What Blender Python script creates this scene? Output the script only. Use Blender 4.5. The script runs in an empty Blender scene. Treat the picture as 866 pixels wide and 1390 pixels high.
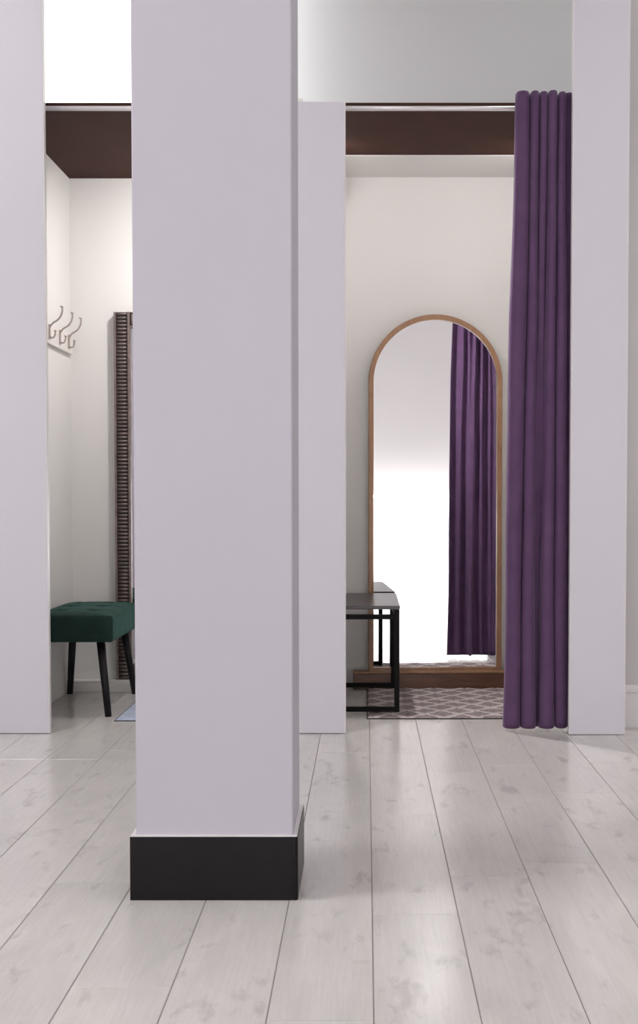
import bpy, bmesh, math, random
from mathutils import Vector, Matrix
random.seed(7)
PI = math.pi
SC = bpy.context.scene
C = SC.collection

# ------------------------------------------------------------------ camera
F_PX, CAM_H, PITCH = 1859.0, 0.95, math.atan(1859.0/45000.0)
VPX, HOR = 497.0, 672.0
W, H = 866.0, 1390.0
cd = bpy.data.cameras.new('camera')
cam = bpy.data.objects.new('camera', cd)
C.objects.link(cam)
cam.location = (0, 0, CAM_H)
cam.rotation_euler = (PI/2 - PITCH, 0, 0)
cd.sensor_fit = 'VERTICAL'
cd.sensor_height = 24.0
cd.sensor_width = 24.0
cd.lens = F_PX/H*24.0
cy = HOR + F_PX*math.tan(PITCH)
cd.shift_x = (W/2 - VPX)/H
cd.shift_y = (cy - H/2)/H
cd.clip_end = 100
SC.camera = cam

# ------------------------------------------------------------------ light levels
WASH_W = 28.0      # added light strip washing the rear shop wall
CEIL_E = 15.0        # shop ceiling lights
LOW_E = 5.0         # added low glow box at the rear wall
FRONT_E = 12.5      # ceiling light over the right of the open floor
LEFT_E = 32.0       # brighter one over the left
BOX_E = 2.4         # glowing panel over the left booth
DOWN_W = 6.0        # added booth spots
EXPOSURE = 0.0
w = bpy.data.worlds.new('world'); SC.world = w
w.use_nodes = True
w.node_tree.nodes['Background'].inputs[0].default_value = (0.9, 0.9, 1.0, 1)
w.node_tree.nodes['Background'].inputs[1].default_value = 0.3
SC.view_settings.view_transform = 'Standard'
SC.view_settings.look = 'None'
SC.view_settings.gamma = 1
SC.view_settings.use_curve_mapping = False
SC.view_settings.exposure = EXPOSURE

# ------------------------------------------------------------------ helpers
def srgb(r, g, b):
    f = lambda c: (c/255/12.92) if c/255 <= 0.04045 else ((c/255+0.055)/1.055)**2.4
    return (f(r), f(g), f(b), 1)

class Mat:
    def __init__(s, name, col=(.8,.8,.8,1), rough=.5, metal=0.0, spec=.5):
        s.m = bpy.data.materials.new(name); s.m.use_nodes = True
        s.n = s.m.node_tree.nodes; s.l = s.m.node_tree.links
        s.p = s.n['Principled BSDF']
        s.p.inputs['Base Color'].default_value = col
        s.p.inputs['Roughness'].default_value = rough
        s.p.inputs['Metallic'].default_value = metal
        s.p.inputs['Specular IOR Level'].default_value = spec
    def node(s, t, **kw):
        n = s.n.new(t)
        for k, v in kw.items(): setattr(n, k, v)
        return n
    def coords(s, scale=(1,1,1), kind='Object', loc=(0,0,0)):
        tc = s.node('ShaderNodeTexCoord'); mp = s.node('ShaderNodeMapping')
        mp.inputs['Scale'].default_value = scale; mp.inputs['Location'].default_value = loc
        s.l.new(tc.outputs[kind], mp.inputs['Vector']); return mp.outputs['Vector']
    def noise(s, vec, scale=5, detail=3, rough=.5, dist=0):
        n = s.node('ShaderNodeTexNoise')
        n.inputs['Scale'].default_value = scale; n.inputs['Detail'].default_value = detail
        n.inputs['Roughness'].default_value = rough; n.inputs['Distortion'].default_value = dist
        s.l.new(vec, n.inputs['Vector']); return n.outputs['Fac']
    def ramp(s, fac, stops, interp='LINEAR'):
        r = s.node('ShaderNodeValToRGB'); r.color_ramp.interpolation = interp
        e = r.color_ramp.elements
        e[0].position, e[0].color = stops[0]; e[1].position, e[1].color = stops[1]
        for p, c in stops[2:]:
            x = e.new(p); x.color = c
        s.l.new(fac, r.inputs['Fac']); return r.outputs['Color']
    def mix(s, fac, a, b, mode='MIX'):
        m = s.node('ShaderNodeMix', data_type='RGBA', blend_type=mode)
        for i, v in ((0, fac), (6, a), (7, b)):
            if hasattr(v, 'links') or hasattr(v, 'is_linked'): s.l.new(v, m.inputs[i])
            else: m.inputs[i].default_value = v
        return m.outputs[2]
    def math(s, op, a, b=0.0, c=None):
        m = s.node('ShaderNodeMath', operation=op)
        for i, v in enumerate((a, b) if c is None else (a, b, c)):
            if hasattr(v, 'is_linked'): s.l.new(v, m.inputs[i])
            else: m.inputs[i].default_value = v
        return m.outputs[0]
    def col(s, out): s.l.new(out, s.p.inputs['Base Color']); return s
    def bump(s, h, strength=.2, dist=.01):
        b = s.node('ShaderNodeBump'); b.inputs['Strength'].default_value = strength
        b.inputs['Distance'].default_value = dist
        s.l.new(h, b.inputs['Height']); s.l.new(b.outputs['Normal'], s.p.inputs['Normal']); return s

def wall_mat(name, rgb, rough=.55, var=.03):
    m = Mat(name, srgb(*rgb), rough, spec=.35)
    v = m.coords()
    n = m.noise(v, 1.3, 4)
    a = srgb(*rgb); b = tuple(c*(1-var) for c in a[:3])+(1,)
    m.col(m.ramp(n, [(.3, a), (.7, b)]))
    m.bump(m.noise(v, 260, 3), .06, .002)
    return m.m

def emit_mat(name, col, strength):
    m = Mat(name, (1,1,1,1))
    m.p.inputs['Emission Color'].default_value = col
    m.p.inputs['Emission Strength'].default_value = strength
    n = m.noise(m.coords(), 2, 2)
    m.col(m.ramp(n, [(.3, (.9,.9,.9,1)), (.7, (.88,.88,.88,1))]))
    return m.m

def add_box(bm, x0, x1, y0, y1, z0, z1, mat=None, bevel=0, seg=2):
    vs = [bm.verts.new((x, y, z)) for x in (x0, x1) for y in (y0, y1) for z in (z0, z1)]
    fs = [(0,1,3,2), (4,6,7,5), (0,4,5,1), (2,3,7,6), (0,2,6,4), (1,5,7,3)]
    faces = [bm.faces.new([vs[i] for i in f]) for f in fs]
    if bevel:
        es = list({e for f in faces for e in f.edges})
        bmesh.ops.bevel(bm, geom=es, offset=bevel, segments=seg, profile=.5, affect='EDGES')

def frustum(bm, p0, p1, r0, r1, n=20):
    p0, p1 = Vector(p0), Vector(p1)
    d = (p1-p0).normalized()
    a = d.orthogonal().normalized(); b = d.cross(a)
    R = []
    for p, r in ((p0, r0), (p1, r1)):
        R.append([bm.verts.new(p + a*math.cos(2*PI*i/n)*r + b*math.sin(2*PI*i/n)*r) for i in range(n)])
    for i in range(n):
        f = bm.faces.new((R[0][i], R[0][(i+1)%n], R[1][(i+1)%n], R[1][i])); f.smooth = True
    bm.faces.new(list(reversed(R[0]))); bm.faces.new(R[1])

def tube(bm, pts, r, n=12, cap=True):
    pts = [Vector(p) for p in pts]
    rings = []
    up = None
    for i, p in enumerate(pts):
        d = (pts[min(i+1, len(pts)-1)] - pts[max(i-1, 0)]).normalized()
        if up is None: a = d.orthogonal().normalized()
        else: a = (up - d*up.dot(d)).normalized()
        up = a; b = d.cross(a)
        rr = r[i] if isinstance(r, (list, tuple)) else r
        rings.append([bm.verts.new(p + a*math.cos(2*PI*k/n)*rr + b*math.sin(2*PI*k/n)*rr) for k in range(n)])
    for i in range(len(rings)-1):
        for k in range(n):
            f = bm.faces.new((rings[i][k], rings[i][(k+1)%n], rings[i+1][(k+1)%n], rings[i+1][k])); f.smooth = True
    if cap:
        bm.faces.new(list(reversed(rings[0]))); bm.faces.new(rings[-1])

def obj(name, bm, m, parent=None, smooth=False):
    bmesh.ops.recalc_face_normals(bm, faces=bm.faces)
    me = bpy.data.meshes.new(name); bm.to_mesh(me); bm.free()
    if smooth:
        for p in me.polygons: p.use_smooth = True
    o = bpy.data.objects.new(name, me); C.objects.link(o)
    for x in (m if isinstance(m, (list, tuple)) else [m]): me.materials.append(x)
    if parent is not None: o.parent = parent
    return o

def tag(o, label, cat, group=None):
    o['label'] = label; o['category'] = cat
    if group: o['group'] = group
    return o

def thing(name, label, cat, loc=(0,0,0), rz=0, group=None):
    o = bpy.data.objects.new(name, None); C.objects.link(o)
    o.empty_display_size = .1
    o.location = loc; o.rotation_euler = (0, 0, rz)
    return tag(o, label, cat, group)

def struct(name, bm, m):
    o = obj(name, bm, m); o['kind'] = 'structure'; return o

def box(*a, **k):
    bm = bmesh.new(); add_box(bm, *a, **k); return bm

# ------------------------------------------------------------------ materials
M_booth = wall_mat('booth_wall_paint', (226, 224, 221))
M_panel = wall_mat('panel_white_laminate', (210, 207, 215), .42, .02)
M_edge = wall_mat('panel_edge_band', (224, 220, 221), .35, .01)
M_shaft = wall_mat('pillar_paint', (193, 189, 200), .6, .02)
M_upper = wall_mat('upper_wall_paint', (216, 216, 217))
M_rear = wall_mat('rear_wall_paint', (236, 233, 233))
M_room = wall_mat('shop_wall_paint', (205, 200, 200))
M_white = wall_mat('white_gloss_trim', (225, 220, 222), .3, .01)
M_hook_board = wall_mat('hook_board_paint', (232, 226, 222), .3, .01)

def simple(name, rgb, rough=.5, metal=0, nscale=40, var=.12, bump=0, spec=.5, stretch=(1,1,1)):
    m = Mat(name, srgb(*rgb), rough, metal, spec)
    v = m.coords(stretch); n = m.noise(v, nscale, 4)
    a = srgb(*rgb); b = tuple(c*(1-var) for c in a[:3])+(1,)
    m.col(m.ramp(n, [(.35, a), (.65, b)]))
    if bump: m.bump(n, bump, .002)
    return m
M_black_base = simple('black_baseboard_laminate', (25, 21, 23), .32, bump=.03, spec=.15).m
M_black_metal = simple('black_powder_coated_steel', (20, 18, 18), .55, 0, 200, .2, .1, spec=.12).m
M_leg = simple('black_lacquered_wood', (20, 17, 20), .45, 0, 30, .2, spec=.3).m
M_chrome = simple('brushed_aluminium', (228, 223, 226), .3, .35, 60, .05, stretch=(1,20,20)).m
M_hook = simple('satin_nickel', (172, 162, 157), .35, .4, 60, .1).m
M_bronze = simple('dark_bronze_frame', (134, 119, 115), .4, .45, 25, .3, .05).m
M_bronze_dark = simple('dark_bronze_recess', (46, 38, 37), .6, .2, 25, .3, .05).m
M_brown = simple('dark_brown_ceiling_board', (66, 38, 30), .7, 0, 3, .12, spec=.15).m
M_brown_edge = simple('dark_brown_edge', (50, 35, 34), .5, 0, 6, .15).m
M_low = emit_mat('added_glow_box_emitter', (1, .99, 1, 1), LOW_E)
M_box = emit_mat('backlit_white_panel', (1, 1, 1, 1), BOX_E)
M_ceil_light = emit_mat('ceiling_light_diffuser', (1, .99, .99, 1), CEIL_E)
M_ceil_front = emit_mat('front_ceiling_light_diffuser', (1, .99, .99, 1), FRONT_E)
M_ceil_left = emit_mat('left_ceiling_light_diffuser', (1, .99, .985, 1), LEFT_E)
M_down = emit_mat('added_spot_lens', (1, .95, .92, 1), 20)

def mirror_mat():
    m = Mat('mirror_glass', (.93, .93, .94, 1), .015, 1.0)
    n = m.noise(m.coords(), 3, 2)
    m.col(m.ramp(n, [(.3, (.94,.94,.95,1)), (.7, (.93,.93,.94,1))]))
    return m.m
M_mirror = mirror_mat()

def wood_mat(name, c1, c2, stretch, rough=.4, scale=6):
    m = Mat(name, srgb(*c1), rough)
    v = m.coords(stretch)
    n1 = m.noise(v, scale, 6, .6, .6); n2 = m.noise(v, scale*7, 3, .6)
    f = m.math('ADD', m.math('MULTIPLY', n1, .7), m.math('MULTIPLY', n2, .3))
    m.col(m.ramp(f, [(.32, srgb(*c1)), (.68, srgb(*c2))]))
    m.bump(n2, .08, .001)
    return m.m
M_oak = wood_mat('honey_oak_frame', (172, 134, 102), (140, 100, 72), (6, 6, 1))
M_oak_base = wood_mat('brown_oak_base', (118, 78, 56), (82, 50, 34), (1, 8, 8))
M_tabletop = wood_mat('dark_stained_board', (60, 50, 52), (36, 30, 31), (1, 14, 14), .3)

def velvet(name, base, dark, rough=.85, sheen=.5, scol=(1,1,1,1), scale=9):
    m = Mat(name, srgb(*base), rough, spec=.15)
    v = m.coords()
    n = m.noise(v, scale, 4, .6)
    m.col(m.ramp(n, [(.3, srgb(*base)), (.7, srgb(*dark))]))
    m.p.inputs['Sheen Weight'].default_value = sheen
    m.p.inputs['Sheen Roughness'].default_value = .35
    m.p.inputs['Sheen Tint'].default_value = scol
    m.bump(m.noise(v, 900, 2), .15, .001)
    return m.m
M_green = velvet('dark_green_velvet', (31, 52, 47), (24, 42, 38), .8, .22, (.3,.75,.62,1))
M_purple = velvet('purple_velvet', (99, 73, 105), (89, 66, 96), .85, .25, (.8,.7,.9,1))
M_blue = velvet('pale_blue_pile', (176, 186, 206), (150, 160, 182), .95, .3, scale=30)
M_binding = simple('dark_rug_binding', (58, 48, 52), .9, 0, 200, .3, .2).m

def rug_mat():
    m = Mat('woven_diamond_pile', srgb(120,110,110), .95, spec=.1)
    tc = m.node('ShaderNodeTexCoord'); sp = m.node('ShaderNodeSeparateXYZ')
    wob = m.node('ShaderNodeTexNoise'); wob.inputs['Scale'].default_value = 14; wob.inputs['Detail'].default_value = 2
    m.l.new(tc.outputs['Object'], wob.inputs['Vector'])
    m.l.new(tc.outputs['Object'], sp.inputs[0])
    wv = m.math('MULTIPLY', m.math('SUBTRACT', wob.outputs['Fac'], .5), .42)
    x = m.math('DIVIDE', sp.outputs['X'], .150); y = m.math('ADD', m.math('DIVIDE', sp.outputs['Y'], .18), wv)
    def tri(v):   # distance to nearest integer
        return m.math('PINGPONG', v, .5)
    a = tri(m.math('ADD', x, y)); b = tri(m.math('SUBTRACT', x, y))
    d = m.math('MINIMUM', a, b)
    dd = m.math('ADD', d, m.math('MULTIPLY', m.math('SUBTRACT', m.noise(tc.outputs['Object'], 160, 2), .5), .28))
    light, dark, mid = srgb(188,178,176), srgb(124,112,113), srgb(150,139,138)
    c = m.ramp(dd, [(.085, light), (.15, dark), (.33, mid), (.42, dark)])
    m.col(c)
    m.bump(m.ramp(dd, [(.08, (1,1,1,1)), (.16, (.2,.2,.2,1))]), .5, .006)
    return m.m
M_rug = rug_mat()

def floor_mat():
    m = Mat('pale_grey_oak_laminate', srgb(186,178,178), .2, spec=.5)
    at = m.node('ShaderNodeAttribute', attribute_name='plank')      # per-plank random offset
    tc = m.node('ShaderNodeTexCoord')
    add = m.node('ShaderNodeVectorMath', operation='ADD')
    sc = m.node('ShaderNodeVectorMath', operation='SCALE'); sc.inputs['Scale'].default_value = 17.0
    m.l.new(at.outputs['Color'], sc.inputs[0])
    m.l.new(tc.outputs['Object'], add.inputs[0]); m.l.new(sc.outputs[0], add.inputs[1])
    def mp(s):
        n = m.node('ShaderNodeMapping'); n.inputs['Scale'].default_value = s
        m.l.new(add.outputs[0], n.inputs['Vector']); return n.outputs['Vector']
    grain = m.noise(mp((60, 2.2, 1)), 2.2, 5, .65, .4)
    fine = m.noise(mp((220, 5, 1)), 3, 3, .6)
    cloud = m.noise(mp((5, 1.6, 1)), 1.3, 4, .55, .8)
    knots = m.noise(mp((10, 3.6, 1)), 1.5, 4, .6, .3)
    base = m.ramp(cloud, [(.3, srgb(219,216,213)), (.7, srgb(205,202,199))])
    g = m.ramp(grain, [(.3, (1,1,1,1)), (.75, (.90,.89,.885,1))])
    c = m.mix(1.0, base, g, 'MULTIPLY')
    c = m.mix(1.0, c, m.ramp(fine, [(.35, (1,1,1,1)), (.7, (.965,.96,.96,1))]), 'MULTIPLY')
    c = m.mix(1.0, c, m.ramp(knots, [(.585, (1,1,1,1)), (.72, (.80,.785,.78,1))]), 'MULTIPLY')
    sepc = m.node('ShaderNodeSeparateColor'); m.l.new(at.outputs['Color'], sepc.inputs[0])
    tone = m.ramp(sepc.outputs[2], [(0, (.955,.955,.955,1)), (1, (1.02,1.015,1.01,1))])
    c = m.mix(1.0, c, tone, 'MULTIPLY')
    m.col(c)
    m.bump(grain, .05, .0012)
    rr = m.ramp(cloud, [(.3, (.17,.17,.17,1)), (.7, (.23,.23,.23,1))])
    m.l.new(rr, m.p.inputs['Roughness'])
    return m.m
M_floor = floor_mat()
M_groove = simple('plank_groove', (120, 111, 110), .7, 0, 20, .1).m

# ------------------------------------------------------------------ structure
BY = 6.79      # booth back wall, right booth
LY = 6.71      # booth back wall, left booth
FY = 5.42      # front plane of the booth panels
CZ = 2.508     # booth ceiling underside

def build_floor():
    bm = bmesh.new()
    lay = bm.loops.layers.float_color.new('plank')
    X0, PW, PL, G = .014, .195, 1.29, .0008
    joints = {0: 3.07, 1: 3.38, 2: 3.5, 3: 3.05, -1: 3.73, -2: 3.2, -3: 3.9, -4: 3.32, -5: 4.1, -6: 3.6}
    rnd = random.Random(3)
    for i in range(-23, 22):
        xa = X0 + i*PW + G; xb = X0 + (i+1)*PW - G
        j0 = joints.get(i, rnd.uniform(3, 4.2))
        k = -7
        while True:
            ya, yb = j0 + k*(PL if i % 5 else .967), j0 + (k+1)*(PL if i % 5 else .967)
            k += 1
            if ya > BY + .6: break
            if yb < -3.6: continue
            ya2, yb2 = max(ya, -3.6)+G*.7, min(yb, BY+.6)-G*.7
            if yb2 - ya2 < .02: continue
            colr = (rnd.random(), rnd.random(), rnd.random(), 1)
            e = .0012
            top = [(xa+e, ya2+e, 0), (xb-e, ya2+e, 0), (xb-e, yb2-e, 0), (xa+e, yb2-e, 0)]
            bot = [(xa, ya2, -.0016), (xb, ya2, -.0016), (xb, yb2, -.0016), (xa, yb2, -.0016)]
            T = [bm.verts.new(v) for v in top]; B = [bm.verts.new(v) for v in bot]
            fs = [bm.faces.new(T)] + [bm.faces.new((B[q], B[(q+1)%4], T[(q+1)%4], T[q])) for q in range(4)]
            for f in fs:
                f.material_index = 0
                for l in f.loops: l[lay] = colr
    n0 = len(bm.faces)
    add_box(bm, -4.5, 4.3, -3.6, BY+.6, -.1, -.0016)
    bm.faces.ensure_lookup_table()
    for f in bm.faces[n0:]: f.material_index = 1
    struct('floor', bm, [M_floor, M_groove])
build_floor()

# booth walls
struct('wall_back_left', box(-1.56, -.25, LY, LY+.1, 0, 2.6), M_booth)
struct('wall_back_right', box(-.25, 1.0, BY, BY+.1, 0, 2.6), M_booth)
struct('wall_booth_left', box(-1.56, -1.44, FY+.03, LY, 0, CZ-.024), M_booth)
struct('wall_divider', box(-.27, -.25, FY+.03, LY, 0, CZ), M_booth)
struct('wall_booth_right', box(.90, 1.0, FY+.17, BY, 0, CZ), M_booth)
struct('baseboard_left_booth', box(-1.44, -.27, 6.56, LY, 0, .047, bevel=.004), M_booth)
# booth ceiling: dark board, pale strip at the rear of the right booth
bm = bmesh.new()
add_box(bm, -1.56, -.262, FY+.12, LY+.1, CZ-.024, CZ+.008)
add_box(bm, -.262, 1.0, FY+.12, 6.358, CZ, CZ+.008)
struct('ceiling_booth', bm, M_brown)
struct('ceiling_booth_strip', box(-.262, 1.0, 6.363, BY+.1, CZ, CZ+.02), M_booth)
struct('trim_1', box(-.262, .90, 6.350, 6.364, CZ-.003, CZ+.02), M_white)

# tall wall beyond the booths, shop walls, ceiling
struct('wall_back', box(-4.5, 4.3, 7.3, 7.4, 0, 4.2), M_upper)
struct('wall_right', box(4.2, 4.3, -3.6, 7.3, 0, 4.2), M_room)
struct('wall_left', box(-4.5, -4.4, -3.6, 7.3, 0, 4.2), M_room)
struct('ceiling', box(-4.5, 4.3, -3.6, 7.4, 4.2, 4.3), M_room)
struct('wall_front_right', box(1.035, 4.2, 5.59, 5.69, 0, 3.3), M_room)
bm = bmesh.new()
prof = [(5.59,0),(5.572,0),(5.572,.118),(5.578,.124),(5.578,.140),(5.572,.144),(5.576,.156),(5.584,.166),(5.588,.172),(5.59,.172)]
A = [bm.verts.new((1.03, y, z)) for y, z in prof]; B = [bm.verts.new((4.2, y, z)) for y, z in prof]
for i in range(len(prof)):
    j = (i+1) % len(prof); bm.faces.new((A[i], A[j], B[j], B[i]))
bm.faces.new(A); bm.faces.new(list(reversed(B)))
struct('baseboard_right', bm, M_white)

# rear wall (behind the photographer), brightened by an added glow box and light strip
struct('wall_rear', box(-4.5, 4.3, -3.7, -3.6, 0, 4.2), M_rear)
t = thing('added_glow_box', 'long low glowing white box added along the rear shop wall to fill the mirror and booths', 'light', (0, -3.6, 0))  # glow added to whiten the mirror view and fill the booth bottoms
obj('diffuser', box(-3.6, 3.6, .172, .34, .0, .93, bevel=.006), M_low, t)
obj('back_panel', box(-3.6, 3.6, .160, .172, .0, .93), M_white, t)
t = thing('added_wash_strip', 'long slim light strip added behind the low glowing box to brighten the rear shop wall', 'light', (0, -3.565, .86))  # strip added for the soft brightness falloff seen in the mirror
obj('housing', box(-3.6, 3.6, -.03, .03, 0, .035, bevel=.004), M_white, t)
b = bmesh.new()
P4 = [b.verts.new(v) for v in ((-3.58, -.028, .036), (3.58, -.028, .036), (3.58, .010, .062), (-3.58, .010, .062))]
Q4 = [b.verts.new(v) for v in ((-3.58, .010, .036), (3.58, .010, .036))]
b.faces.new(P4); b.faces.new((P4[0], P4[1], Q4[1], Q4[0])); b.faces.new((P4[3], P4[2], Q4[1], Q4[0])); b.faces.new((P4[0], P4[3], Q4[0])); b.faces.new((P4[1], P4[2], Q4[1]))
obj('lens', b, M_white, t)
ld = bpy.data.lights.new('added_strip_lamp', 'AREA'); ld.shape = 'RECTANGLE'; ld.size = 7.1; ld.size_y = .04; ld.energy = WASH_W
ld.color = (1, .985, .99)
lo = bpy.data.objects.new('added_strip_lamp', ld); C.objects.link(lo); lo.parent = t; lo.location = (0, -.012, .075)
lo.rotation_euler = (math.radians(180-35), 0, 0)

# shop ceiling lights
def ceiling_light(x, y, h, m, lab):
    t = thing('ceiling_light', lab, 'light', (x, y, 4.2), 0, 'square lights on the shop ceiling')
    bm = bmesh.new()
    for a in ((-h-.02,h+.02,-h-.02,-h), (-h-.02,h+.02,h,h+.02), (-h-.02,-h,-h,h), (h,h+.02,-h,h)):
        add_box(bm, a[0], a[1], a[2], a[3], -.06, 0)
    obj('frame', bm, M_white, t)
    obj('diffuser', box(-h, h, -h, h, -.05, -.035), m, t)
ceiling_light(-2.3, 2.8, .45, M_ceil_left, 'square white ceiling light over the open floor, left of the pillar')
ceiling_light(2.2, 2.8, .45, M_ceil_front, 'square white ceiling light over the open floor, right of the pillar')
ceiling_light(-1.9, -1.0, .4, M_ceil_light, 'square white ceiling light nearer the rear shop wall, on the left')
ceiling_light(1.5, -1.0, .4, M_ceil_light, 'square white ceiling light nearer the rear shop wall, on the right')
ceiling_light(1.4, 6.0, .25, M_ceil_light, 'smallest square ceiling light, added above the right fitting booth to brighten the upper wall')  # extra lamp added out of view to lift the upper wall

# glowing panel high on the wall over the left booth
t = thing('backlit_panel', 'large white glowing light panel on the upper wall over the left booth', 'light', (-1.55, 7.298, 2.55))
obj('housing', box(-1.15, 1.08, -.02, 0, 0, 1.6), M_white, t)
obj('diffuser', box(-1.14, 1.07, -.30, -.02, .01, 1.59, bevel=.01), M_box, t)

# ------------------------------------------------------------------ booth front panels
def panel(x0, x1, y0, z1, label, edge_side, group=None, yb=.03):
    t = thing('partition_panel', label, 'partition', ((x0+x1)/2, y0, 0), 0, group)
    hw = (x1-x0)/2
    e = .004
    obj('board', box(-hw, hw, 0, yb, .002, z1, bevel=.0012), M_panel, t)
    for s in edge_side:
        xa = hw if s > 0 else -hw-e
        obj('edge_band', box(xa, xa+e, .0005, yb-.0005, .002, z1, bevel=.0008), M_edge, t)
    return t
panel(-3.2, -1.264, FY, 3.2, 'broad white panel at the left edge, in front of the green bench', (1,))
panel(-.269, -.085, FY, 2.486, 'narrow white panel between the two fitting booths, lower than the others', (1,))
panel(.808, 1.022, FY-.025, 3.3, 'tall narrow white panel to the right of the purple curtain', (1, -1), yb=.035)

# ------------------------------------------------------------------ pillar
t = thing('pillar', 'large square white pillar with black base in the foreground', 'pillar', (-.356, 3.19, 0))
px0, px1, py1 = -.541+.356, -.172+.356, .31
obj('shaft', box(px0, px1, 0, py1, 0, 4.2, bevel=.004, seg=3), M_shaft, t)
bm = box(px0-.0125, px1, -.0145, 0, 0, .150, bevel=.0012)
obj('baseboard', bm, M_black_base, t)
def side_board(x0, x1, ch=0):
    bm = bmesh.new()
    P = [(x0, -.014), (x1-ch, -.014), (x1, -.014+ch), (x1, py1), (x0, py1)] if ch else [(x0, -.013), (x1, -.013), (x1, py1), (x0, py1)]
    lo = [bm.verts.new((x, y, 0)) for x, y in P]; hi = [bm.verts.new((x, y, .150)) for x, y in P]
    bm.faces.new(lo); bm.faces.new(hi)
    for i in range(len(P)): bm.faces.new((lo[i], lo[(i+1)%len(P)], hi[(i+1)%len(P)], hi[i]))
    return obj('baseboard', bm, M_black_base, t)
side_board(px1, px1+.012, .0055)
side_board(px0-.012, px0)
obj('baseboard', box(px0, px1, py1, py1+.014, 0, .150, bevel=.0012), M_black_base, t)

bm = bmesh.new()
for a in ((px0-.011, px1+.010, -.012, 0), (px1, px1+.010, 0, py1+.012), (px0-.011, px0, 0, py1+.012), (px0, px1, py1, py1+.012)):
    add_box(bm, *a, .150, .1525)
cp = obj('base_cap', bm, M_white, t)

# ------------------------------------------------------------------ curtain rails
def rail(x0, x1, label):
    t = thing('curtain_rail', label, 'curtain rail', ((x0+x1)/2, 5.525, 2.489), 0)
    hw = (x1-x0)/2
    bm = bmesh.new(); frustum(bm, (-hw, 0, 0), (hw, 0, 0), .0095, .0095, 24)
    obj('tube', bm, M_chrome, t)
    for s in (-1, 1):
        b = bmesh.new(); frustum(b, (s*(hw-.008), 0, 0), (s*hw, 0, 0), .0125, .0125, 24)
        obj('end_bracket', b, M_chrome, t)
rail(-1.30, -.272, 'silver curtain rail across the left booth opening')
rail(-.248, .898, 'silver curtain rail holding the purple curtain')

# ------------------------------------------------------------------ curtain
def curtain():
    t = thing('curtain', 'long purple velvet curtain gathered at the right of the booth opening', 'curtain', (.69, 5.475, 0))
    ys = [128, 150, 230, 430, 630, 830, 990]
    rows = [[701,720,732.5,744.5,758,769,782], [700,720,732.5,744,758,769,782], [698.5,719.5,732,743.5,756.5,769,782],
            [692,716,730,741,755,770.5,781], [688,710.5,727,737.5,753.5,770.5,781], [687,707.5,726.5,733.5,752.5,770.5,781], [683,706.5,728,731,753,770,781]]
    def Zof(y): return CAM_H + (HOR - y)/F_PX*5.47*(1.0 + (0 if y > HOR else -.012*(HOR-y)/540))
    zs = [2.535, 2.452, 2.225, 1.661, 1.075, .487, .022]
    X = []
    for y, z, r in zip(ys, zs, rows):
        d = 5.47*math.cos(PITCH) - (z-CAM_H)*math.sin(PITCH)
        X.append([(p-VPX)/F_PX*d for p in r])
    # resample in height
    N = 90; NU = 14
    amps_top = [.040, .034, .034, .036, .034, .022]
    amps_bot = [.044, .042, .004, .046, .042, .020]
    back = [0, 0, 0, 0, 0, .012]
    bm = bmesh.new(); grid = []
    rnd = random.Random(5)
    for i in range(N+1):
        s = i/N; z = 2.535 + (.018-2.535)*s
        j = 0
        while j < len(zs)-2 and z < zs[j+1]: j += 1
        tt = min(max((zs[j]-z)/(zs[j]-zs[j+1]), 0), 1)
        b = [X[j][k]*(1-tt)+X[j+1][k]*tt for k in range(7)]
        row = []
        for k in range(6):
            wob = .0012*math.sin(z*7+k*2.1)
            A = amps_top[k]*(1-s)+amps_bot[k]*s
            if k == 2: A = .026*(1-s)**1.2 + .002
            bo = back[k] + (.020*s**1.5 if k == 2 else 0)
            for u in range(NU):
                q = u/NU
                # rounded lobe, sharp valleys, slight lean of each fold
                prof = max(math.sin(PI*q), 0)**.7
                xx = b[k] + (b[k+1]-b[k])*(q - .10*math.sin(2*PI*q)) + wob
                yy = .022 + bo*math.sin(PI*q) - A*prof - .006*math.sin(z*2.3+k)*prof
                hemdz = 0
                if s > .985: hemdz = -.004*prof
                if i == 0: hemdz = .006*prof + .003*math.sin(k*3)
                row.append(bm.verts.new((xx-.69, yy, z+hemdz)))
        row.append(bm.verts.new((b[6]-.69, .03, z)))
        grid.append(row)
    for i in range(N):
        for k in range(len(grid[0])-1):
            f = bm.faces.new((grid[i][k], grid[i][k+1], grid[i+1][k+1], grid[i+1][k])); f.smooth = True
    o = obj('fabric', bm, M_purple, t)
    m = o.modifiers.new('thick', 'SOLIDIFY'); m.thickness = .004; m.offset = 1
    return t
curtain()

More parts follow.
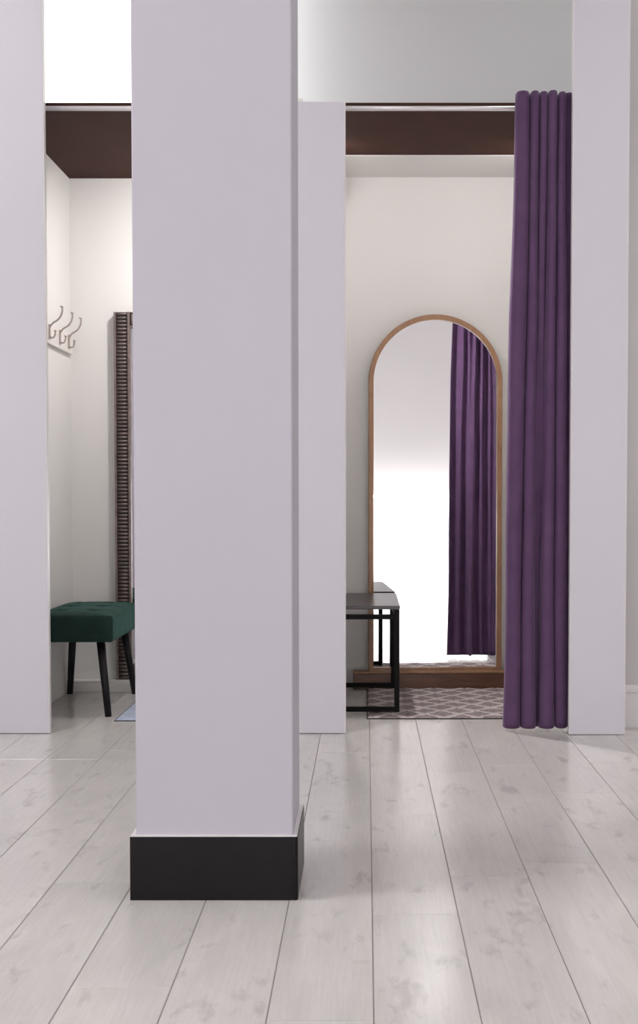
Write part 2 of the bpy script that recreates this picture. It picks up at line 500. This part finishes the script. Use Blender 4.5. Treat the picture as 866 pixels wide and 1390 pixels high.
# ------------------------------------------------------------------ arched mirror
def arch_mirror():
    th = math.radians(1.9)
    y0 = BY - .066
    d = y0/1.0
    xl = (500-VPX)/F_PX*d; xr = (681-VPX)/F_PX*d
    xc = (xl+xr)/2; hw = (xr-xl)/2
    zc, zb = 1.822+.006-hw, .030
    t = thing('floor_mirror', 'arched full-length mirror in a thin honey-brown wood frame', 'mirror', (xc, y0, 0), th)
    def outline(hw, zc, zb, n=48):
        pts = [(-hw, zb)] + [(-hw*math.cos(PI*i/n), zc+hw*math.sin(PI*i/n)) for i in range(n+1)] + [(hw, zb)]
        return pts
    fw = .025
    out = outline(hw, zc, .085); inn = outline(hw-fw, zc, .103)
    bm = bmesh.new()
    yF, yB = -.018, .020
    def ring(pts, y): return [bm.verts.new((x, y, z)) for x, z in pts]
    oF, iF, oB, iB = ring(out, yF), ring(inn, yF), ring(out, yB), ring(inn, yB)
    oF2 = ring([(x*(1-.004/hw), z) for x, z in out], yF-.003); iF2 = ring([(x*(1+.004/hw), z) for x, z in inn], yF-.003)
    n = len(out)
    for i in range(n):
        j = (i+1) % n
        bm.faces.new((oF2[i], oF2[j], iF2[j], iF2[i])); bm.faces.new((oB[i], oB[j], iB[j], iB[i]))
        bm.faces.new((oF[i], oF[j], oB[j], oB[i])); bm.faces.new((iF[i], iF[j], iB[j], iB[i]))
        bm.faces.new((oF2[i], oF2[j], oF[j], oF[i])); bm.faces.new((iF2[i], iF2[j], iF[j], iF[i]))
    obj('frame', bm, M_oak, t)
    bm = bmesh.new()
    g = outline(hw-fw+.004, zc, .099)
    F_, B_ = [bm.verts.new((x, -.006, z)) for x, z in g], [bm.verts.new((x, .004, z)) for x, z in g]
    bm.faces.new(F_); bm.faces.new(list(reversed(B_)))
    for i in range(len(g)): bm.faces.new((F_[i], F_[(i+1)%len(g)], B_[(i+1)%len(g)], B_[i]))
    obj('mirror_glass', bm, M_mirror, t)
    obj('base_board', box(-hw-.075, hw+.075, -.052, .018, 0.0, .078, bevel=.003), M_oak_base, t)
    obj('base_rail', box(-hw-.075, hw+.075, -.058, .02, .078, .088, bevel=.003), M_oak, t)
arch_mirror()

# ------------------------------------------------------------------ ribbed mirror in the left booth
def ribbed_mirror():
    y0 = LY - .05
    x0, x1, zb, zt = -1.221, -.60, .048, 1.835
    t = thing('wall_mirror', 'tall rectangular mirror in a ribbed dark bronze frame, half hidden by the pillar', 'mirror', ((x0+x1)/2, y0, zb))
    hw, hh = (x1-x0)/2, zt-zb
    fw = .078
    def bar(vertical, a0, a1, c0):
        bm = bmesh.new()
        if vertical:
            add_box(bm, c0, c0+fw, .012, .045, a0, a1, bevel=.002)
            inner = c0+fw-.012 if c0 < 0 else c0
            add_box(bm, inner, inner+.012, -.004, .02, a0, a1, bevel=.003)
            outer = c0 if c0 < 0 else c0+fw-.010
            add_box(bm, outer, outer+.010, -.002, .02, a0, a1, bevel=.003)
            n = int((a1-a0)/.018)
            for i in range(n):
                z = a0 + (i+.5)*(a1-a0)/n
                frustum(bm, (c0+.008, .012, z), (c0+fw-.008, .012, z), .0058, .0058, 12)
        else:
            add_box(bm, a0, a1, .012, .045, c0, c0+fw, bevel=.002)
            inner = c0+fw-.012 if c0 < .5 else c0
            add_box(bm, a0, a1, -.004, .02, inner, inner+.012, bevel=.003)
            n = int((a1-a0)/.018)
            for i in range(n):
                x = a0 + (i+.5)*(a1-a0)/n
                frustum(bm, (x, .012, c0+.008), (x, .012, c0+fw-.008), .0058, .0058, 12)
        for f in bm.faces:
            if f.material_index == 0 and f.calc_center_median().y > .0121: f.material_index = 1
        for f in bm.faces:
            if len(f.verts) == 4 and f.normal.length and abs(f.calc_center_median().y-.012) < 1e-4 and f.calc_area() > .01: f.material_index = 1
        return bm
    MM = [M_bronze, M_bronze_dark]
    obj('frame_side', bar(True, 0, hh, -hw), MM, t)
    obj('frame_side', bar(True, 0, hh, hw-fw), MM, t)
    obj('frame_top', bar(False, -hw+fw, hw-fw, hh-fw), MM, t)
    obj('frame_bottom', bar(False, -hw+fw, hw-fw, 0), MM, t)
    obj('mirror_glass', box(-hw+fw-.005, hw-fw+.005, .014, .02, fw-.005, hh-fw+.005), M_mirror, t)
ribbed_mirror()

# ------------------------------------------------------------------ green bench
def bench():
    X0, X1, Y0, Y1, Z0 = -1.437, -1.082, 5.84, 6.53, .318
    cx, cyy = (X0+X1)/2, (Y0+Y1)/2
    t = thing('bench', 'dark green velvet upholstered bench with black splayed wooden legs', 'bench', (cx, cyy, 0))
    hw, hd = (X1-X0)/2-.003, (Y1-Y0)/2
    NX, NY = 26, 48
    bm = bmesh.new()
    R = .018
    def top(u, v):            # u,v in -1..1
        ex = 1-abs(u)**5; ey = 1-abs(v)**7
        z = .434 + .017*ex*ey
        for bx, by in ((-.42,-.62), (.42,-.62), (-.42,0), (.42,0), (-.42,.62), (.42,.62)):
            r2 = ((u-bx)*hw/.026)**2 + ((v-by)*hd/.026)**2
            z -= .014*math.exp(-r2)
        for bx in (-.42, .42):
            z -= .0035*math.exp(-(((u-bx)*hw)/.008)**2)
        for by in (-.62, 0, .62):
            z -= .0035*math.exp(-(((v-by)*hd)/.008)**2)
        return z
    def loc(i, n, h):         # dense near the edges
        s = -1+2*i/n
        return math.copysign(1-(1-abs(s))**1.25, s)
    grid = []
    for j in range(NY+1):
        row = []
        for i in range(NX+1):
            u, v = loc(i, NX, hw), loc(j, NY, hd)
            x, y = u*(hw-R*.4), v*(hd-R*.4)
            row.append(bm.verts.new((x, y, top(u, v))))
        grid.append(row)
    for j in range(NY):
        for i in range(NX):
            bm.faces.new((grid[j][i], grid[j][i+1], grid[j+1][i+1], grid[j+1][i]))
    # sides
    loop = [grid[0][i] for i in range(NX+1)] + [grid[j][NX] for j in range(1, NY+1)] + [grid[NY][i] for i in range(NX-1, -1, -1)] + [grid[j][0] for j in range(NY-1, 0, -1)]
    prev = loop
    for k, (off, z) in enumerate(((R*.25, .428), (R*.4, .418), (R*.42, .38), (R*.40, .34), (R*.30, .326), (0, .320), (-R, .318))):
        cur = []
        for v in loop:
            x, y = v.co.x, v.co.y
            nx = math.copysign(1, x) if abs(abs(x)-(hw-R*.4)) < 1e-5 else 0
            ny = math.copysign(1, y) if abs(abs(y)-(hd-R*.4)) < 1e-5 else 0
            sc = .6 if nx and ny else 1
            # soft pleats where the cloth is pulled down the side
            wv = .0005*math.sin((x+y)*55) if k in (2, 3) else 0
            cur.append(bm.verts.new((x+nx*(off*sc+wv), y+ny*(off*sc+wv), z)))
        for q in range(len(loop)):
            bm.faces.new((prev[q], prev[(q+1)%len(loop)], cur[(q+1)%len(loop)], cur[q]))
        prev = cur
    bm.faces.new(prev)
    obj('seat', bm, M_green, t, smooth=True)
    for bx, by in ((-.42,-.62), (.42,-.62), (-.42,0), (.42,0), (-.42,.62), (.42,.62)):
        b = bmesh.new()
        bmesh.ops.create_uvsphere(b, u_segments=12, v_segments=8, radius=.009, matrix=Matrix.Translation((bx*(hw-.007), by*(hd-.007), top(bx, by)+.001)) @ Matrix.Diagonal((1, 1, .4, 1)))
        obj('button', b, M_green, t, smooth=True)
    for sx in (-1, 1):
        for sy in (-1, 1):
            b = bmesh.new()
            topx = .110 if sx > 0 else -.128
            footx = .152 if sx > 0 else -.158
            frustum(b, (topx, sy*(hd-.065), .33), (footx, sy*(hd-.008), .004), .019, .0145, 24)
            leg = obj('leg', b, M_leg, t)
            b = bmesh.new(); frustum(b, (footx, sy*(hd-.008), 0), (footx, sy*(hd-.008), .005), .0140, .0140, 16)
            obj('glide', b, M_black_metal, leg)
bench()

# ------------------------------------------------------------------ black table
def table():
    X0, X1, Y0, Y1, ZT = -.236, .146, 5.885, 6.66, .473
    cx, cyy = (X0+X1)/2, (Y0+Y1)/2
    t = thing('side_table', 'low black metal-framed table with dark boarded top before the arched mirror', 'table', (cx, cyy, 0))
    hw, hd = (X1-X0)/2, (Y1-Y0)/2
    bm = bmesh.new(); n = 6
    for i in range(n):
        a = -hd + 2*hd*i/n; b = -hd + 2*hd*(i+1)/n
        add_box(bm, -hw, hw, a+.0012, b-.0012, ZT-.014, ZT, bevel=.0016)
    add_box(bm, -hw+.004, hw-.004, -hd+.004, hd-.004, ZT-.016, ZT-.004)
    obj('tabletop', bm, M_tabletop, t)
    s = .022
    for sx in (-1, 1):
        for sy in (-1, 1):
            x = sx*(hw-.002-s/2); y = sy*(hd-.002-s/2)
            zf = .0115 if sx > 0 else .001
            leg = obj('leg', box(x-s/2, x+s/2, y-s/2, y+s/2, zf+.003, ZT-.016, bevel=.0015), M_black_metal, t)
            obj('foot_cap', box(x-s/2+.001, x+s/2-.001, y-s/2+.001, y+s/2-.001, zf, zf+.004), M_black_metal, leg)
    for sy in (-1, 1):
        y = sy*(hd-.002-s/2)
        for z0 in (.414, .0135):
            obj('cross_bar', box(-hw+s, hw-s, y-s/2, y+s/2, z0, z0+.021, bevel=.0015), M_black_metal, t)
    for sx in (-1, 1):
        x = sx*(hw-.002-s/2)
        obj('side_rail', box(x-s/2, x+s/2, -hd+s, hd-s, .414, .457, bevel=.0015), M_black_metal, t)
table()

# ------------------------------------------------------------------ rugs
def rug(name, label, x0, x1, y0, y1, th, mat, scallop):
    t = thing(name, label, 'rug', ((x0+x1)/2, (y0+y1)/2, 0))
    hw, hd = (x1-x0)/2, (y1-y0)/2
    bm = bmesh.new(); NX, NY = 90, 80
    rnd = random.Random(11)
    def z(x, y):
        e = min(hw-abs(x), hd-abs(y))
        k = min(max(e/.012, 0), 1)
        b = 0
        if scallop:
            a = ((x/.150 + y/.18)+100) % 1; c = ((x/.150 - y/.18)+100) % 1
            d = min(min(a, 1-a), min(c, 1-c)); b = .0035*math.exp(-(d/.12)**2)
        return .003 + (th-.003+b)*math.sqrt(k) + rnd.uniform(-.0005, .0005)
    g = [[bm.verts.new((-hw+2*hw*i/NX, -hd+2*hd*j/NY, z(-hw+2*hw*i/NX, -hd+2*hd*j/NY))) for i in range(NX+1)] for j in range(NY+1)]
    for j in range(NY):
        for i in range(NX):
            f = bm.faces.new((g[j][i], g[j][i+1], g[j+1][i+1], g[j+1][i])); f.smooth = True
    lo = [g[0][i] for i in range(NX+1)] + [g[j][NX] for j in range(1, NY+1)] + [g[NY][i] for i in range(NX-1, -1, -1)] + [g[j][0] for j in range(NY-1, 0, -1)]
    bt = [bm.verts.new((v.co.x, v.co.y, .0015)) for v in lo]
    for q in range(len(lo)): bm.faces.new((lo[q], lo[(q+1)%len(lo)], bt[(q+1)%len(lo)], bt[q]))
    bm.faces.new(bt)
    obj('pile', bm, mat, t)
    obj('backing', box(-hw-.003, hw+.003, -hd-.003, hd+.003, 0, .004), M_binding, t)
rug('patterned_rug', 'grey rug with a pale diamond lattice lying before the arched mirror', .005, .80, 5.775, 6.655, .008, M_rug, True)
rug('bath_mat', 'pale blue rug on the floor beside the green bench', -1.055, -.42, 5.72, 6.35, .012, M_blue, False)

# ------------------------------------------------------------------ hook rack
def hooks():
    XW = -1.44
    t = thing('coat_rack', 'white coat rack board with three silver hooks on the left booth wall', 'coat rack', (XW, 6.30, 1.63))
    y0, y1 = -.35, .385
    obj('board', box(0, .018, y0, y1, 0, .095, bevel=.003), M_hook_board, t)
    for y in (-.125, .085, .275):
        h = bmesh.new()
        add_box(h, .018, .024, y-.009, y+.009, .018, .085, bevel=.002)
        hk = obj('hook', h, M_hook, t)
        b = bmesh.new()
        P = [(.022, y, .072), (.036, y, .090), (.058, y, .104), (.072, y, .122), (.079, y, .145), (.078, y, .160)]
        # smooth through control points
        pts = []
        for i in range(len(P)-1):
            p0 = Vector(P[max(i-1,0)]); p1 = Vector(P[i]); p2 = Vector(P[i+1]); p3 = Vector(P[min(i+2, len(P)-1)])
            for s in range(5):
                u = s/5
                pts.append(.5*((2*p1)+(-p0+p2)*u+(2*p0-5*p1+4*p2-p3)*u*u+(-p0+3*p1-3*p2+p3)*u**3))
        pts.append(Vector(P[-1]))
        tube(b, pts, .0042)
        obj('prong', b, M_hook, hk); b = bmesh.new()
        tube(b, [(.022, y, .030), (.030, y, .024), (.040, y, .027), (.046, y, .040), (.047, y, .054)], .0038)
        obj('prong', b, M_hook, hk)
        b = bmesh.new()
        frustum(b, (.076, y, .160), (.078, y, .166), .0075, .0075, 16)
        obj('prong_tip', b, M_hook, hk)
        b = bmesh.new()
        frustum(b, (.046, y, .054), (.047, y, .058), .0065, .0065, 16)
        obj('prong_tip', b, M_hook, hk)
hooks()

# ------------------------------------------------------------------ spots added out of view to light the booth walls and curtain
def added_spot(x, y, label, power, tilt=52, rz=0, spread=180):
    t = thing('added_spot', label, 'light', (x, y, CZ-.024 if x < -.27 else CZ), rz, 'small spots added on the booth ceilings')
    b = bmesh.new(); frustum(b, (0,0,-.012), (0,0,0), .035, .035, 32); obj('mounting_plate', b, M_white, t)
    b = bmesh.new(); frustum(b, (0,0,-.04), (0,0,-.012), .008, .008, 12); obj('stem', b, M_white, t)
    a = math.radians(tilt)
    d = Vector((0, math.sin(a), -math.cos(a))); c = Vector((0, 0, -.055))
    b = bmesh.new(); frustum(b, c-d*.035, c+d*.03, .024, .034, 32); hd = obj('head', b, M_white, t)
    b = bmesh.new(); frustum(b, c+d*.030, c+d*.033, .029, .029, 32); obj('lens', b, M_down, hd)
    ld = bpy.data.lights.new('added_spot_lamp', 'AREA'); ld.shape = 'DISK'; ld.size = .07; ld.energy = power
    ld.color = (1, .96, .95); ld.spread = math.radians(spread)
    lo = bpy.data.objects.new('added_spot_lamp', ld); C.objects.link(lo); lo.parent = t; lo.location = c+d*.04
    lo.rotation_euler = (a, 0, 0)
added_spot(-.70, 6.0, 'small white spot lamp added on the left booth ceiling behind the pillar', DOWN_W*1.9, 30)
added_spot(-.17, 6.0, 'small white spot lamp added on the right booth ceiling behind the low white panel', DOWN_W*.25)
added_spot(.76, 6.0, 'small white spot lamp added on the right booth ceiling behind the purple curtain', DOWN_W*.32)
added_spot(-.17, 6.28, 'small white spot lamp added on the right booth ceiling turned towards the purple curtain', DOWN_W*2.0, 42, math.radians(-130), 105)  # added to brighten the back of the curtain
